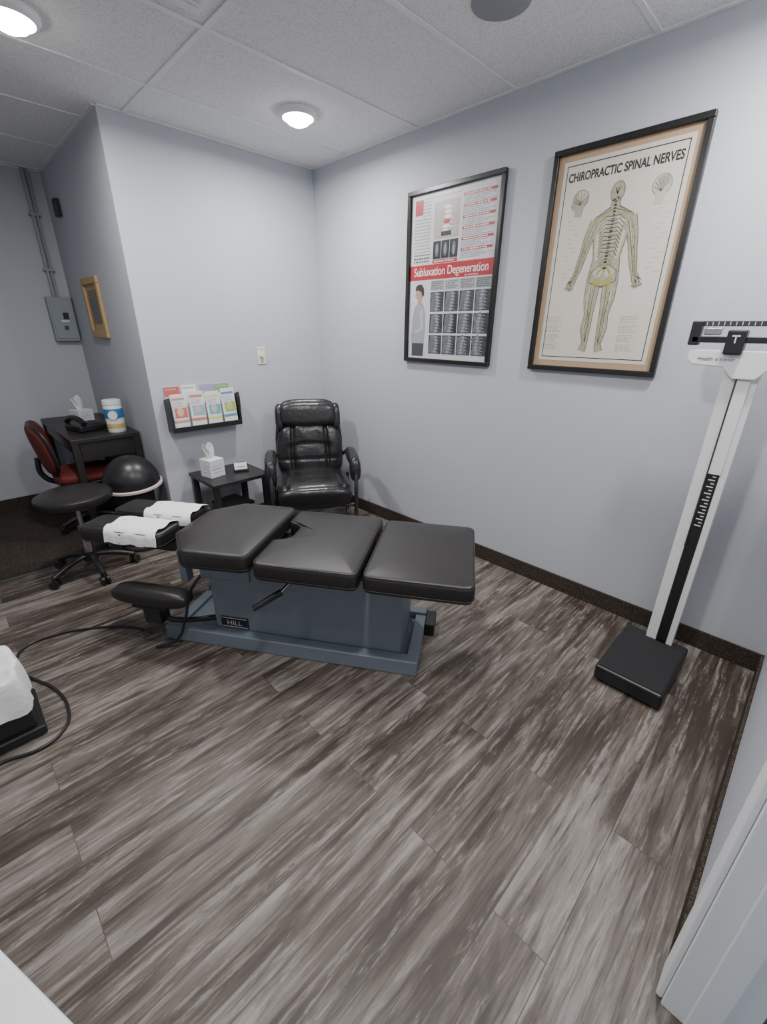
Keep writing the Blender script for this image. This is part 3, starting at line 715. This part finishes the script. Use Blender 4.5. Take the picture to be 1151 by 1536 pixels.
lathe('stand',K,[(0,0),(.15,0),(.15,.02),(.12,.04),(.12,.40),(.16,.43),(0,.43)],M_blackm)
o=lathe('rim',K,[(0,-.012),(.172,-.012),(.190,-.006),(.190,.008),(.178,.012),(0,.012)],mat('pale_pink_rim',(.60,.50,.48),.5),(0,0,.458),seg=48,rot=(radians(4),radians(-3),0))
prof=[(.176*cos(a*pi/2/12),.012+.19*sin(a*pi/2/12)) for a in range(13)]; prof[-1]=(0,prof[-1][1])
o=lathe('dome',K,[(0,.0)]+prof,M_blackp,(0,0,.458),seg=48,rot=(radians(4),radians(-3),0))

# ---------------------------------------------------------------- far wall fixtures
K=empty('electrical_panel',(-1.49,YF,1.515))
box('box',K,-.085,.085,-.07,0,-.165,.165,M_elec,.004); box('door',K,-.072,.072,-.078,-.07,-.145,.145,M_elec,.003)
box('breaker_window',K,.0,.04,-.081,-.078,.0,.05,M_blackp,.001); box('latch',K,-.01,.02,-.083,-.078,-.08,-.05,M_gunm,.001)
box('sticker',K,-.02,.035,-.0795,-.078,-.02,-.008,M_tb,0)
cyl('conduit_1',K,(-.02,-.03,.165),(-.02,-.03,H-1.515),.013,M_elec); cyl('conduit_2',K,(.006,-.03,.165),(.006,-.03,H-1.515),.009,M_elec)
for i,zv in enumerate((.35,.72)): box('strap_%d'%i,K,-.045,.030,-.045,0,zv,zv+.02,M_elec,.002)
K=empty('pine_framed_window',(XL,.83,1.585))
for n,a in (('rail_top',(-.20,.20,.155,.20)),('rail_bottom',(-.20,.20,-.20,-.155)),('stile_l',(-.20,-.155,-.155,.155)),('stile_r',(.155,.20,-.155,.155))): box(n,K,-.022,0,a[0],a[1],a[2],a[3],M_pine,.004)
box('pane',K,-.008,0,-.155,.155,-.155,.155,M_pine,0); box('pane_dark',K,-.012,-.008,-.10,.10,-.10,.12,M_dkpic,.002)
K=empty('wall_chime_box',(XL,1.21,2.255)); box('housing',K,-.035,0,-.035,.035,-.055,.055,M_blackp,.006); box('grille',K,-.038,-.035,-.022,.022,-.04,.03,M_gunm,.001)

# ---------------------------------------------------------------- waste bin bottom left
K=empty('waste_bin',(-2.570,-1.225,0))
box('tray',K,-.15,.15,-.14,.13,0,.04,M_blackp,.008)
box('body',K,-.13,.13,-.125,.11,.04,.17,M_blackp,.012,3,taper=(.006,.006))
bm=bmesh.new(); rows=[]
for j in range(15):
    v=j/14; row=[]
    for i in range(64):
        u=2*pi*i/64; c_,s_=cos(u),sin(u); k=1/(abs(c_)**5+abs(s_)**5)**.2
        sh=1-(.16+.04*sin(3*u))*v*v if v<.75 else (1-(.16+.04*sin(3*u))*.5625)*(1-((v-.75)/.25)**1.5*.55)
        r=(.142+.005*sin(7*u+3*v)+.004*sin(13*u-2*v))*k*sh
        zz_=.125+.20*min(v,.78)/.78*.9+.022*sin(3*u+1)*v+.012*sin(8*u)*(v if v>.5 else .6)-(max(0,v-.78)*.12)
        row.append(bm.verts.new((c_*r,s_*r*.93-.007,zz_)))
    rows.append(row)
for p,q in zip(rows,rows[1:]):
    for i in range(64): bm.faces.new((p[i],p[(i+1)%64],q[(i+1)%64],q[i]))
bm.faces.new(rows[-1])
finish('liner',bm,M_paper,K,smooth=True)
# white low cabinet bottom left
K=empty('white_storage_cabinet',(0,0,0))
prism('body',K,fillet([(-3.0,-2.95),(-2.455,-2.95),(-2.455,-2.65,.05),(-2.59,-2.28,.05),(-3.0,-2.28)],.02),.04,.42,M_white,.008)
prism('plinth',K,fillet([(-2.98,-2.93),(-2.48,-2.93),(-2.48,-2.66,.05),(-2.61,-2.31,.05),(-2.98,-2.31)],.02),0,.04,M_white,.002)
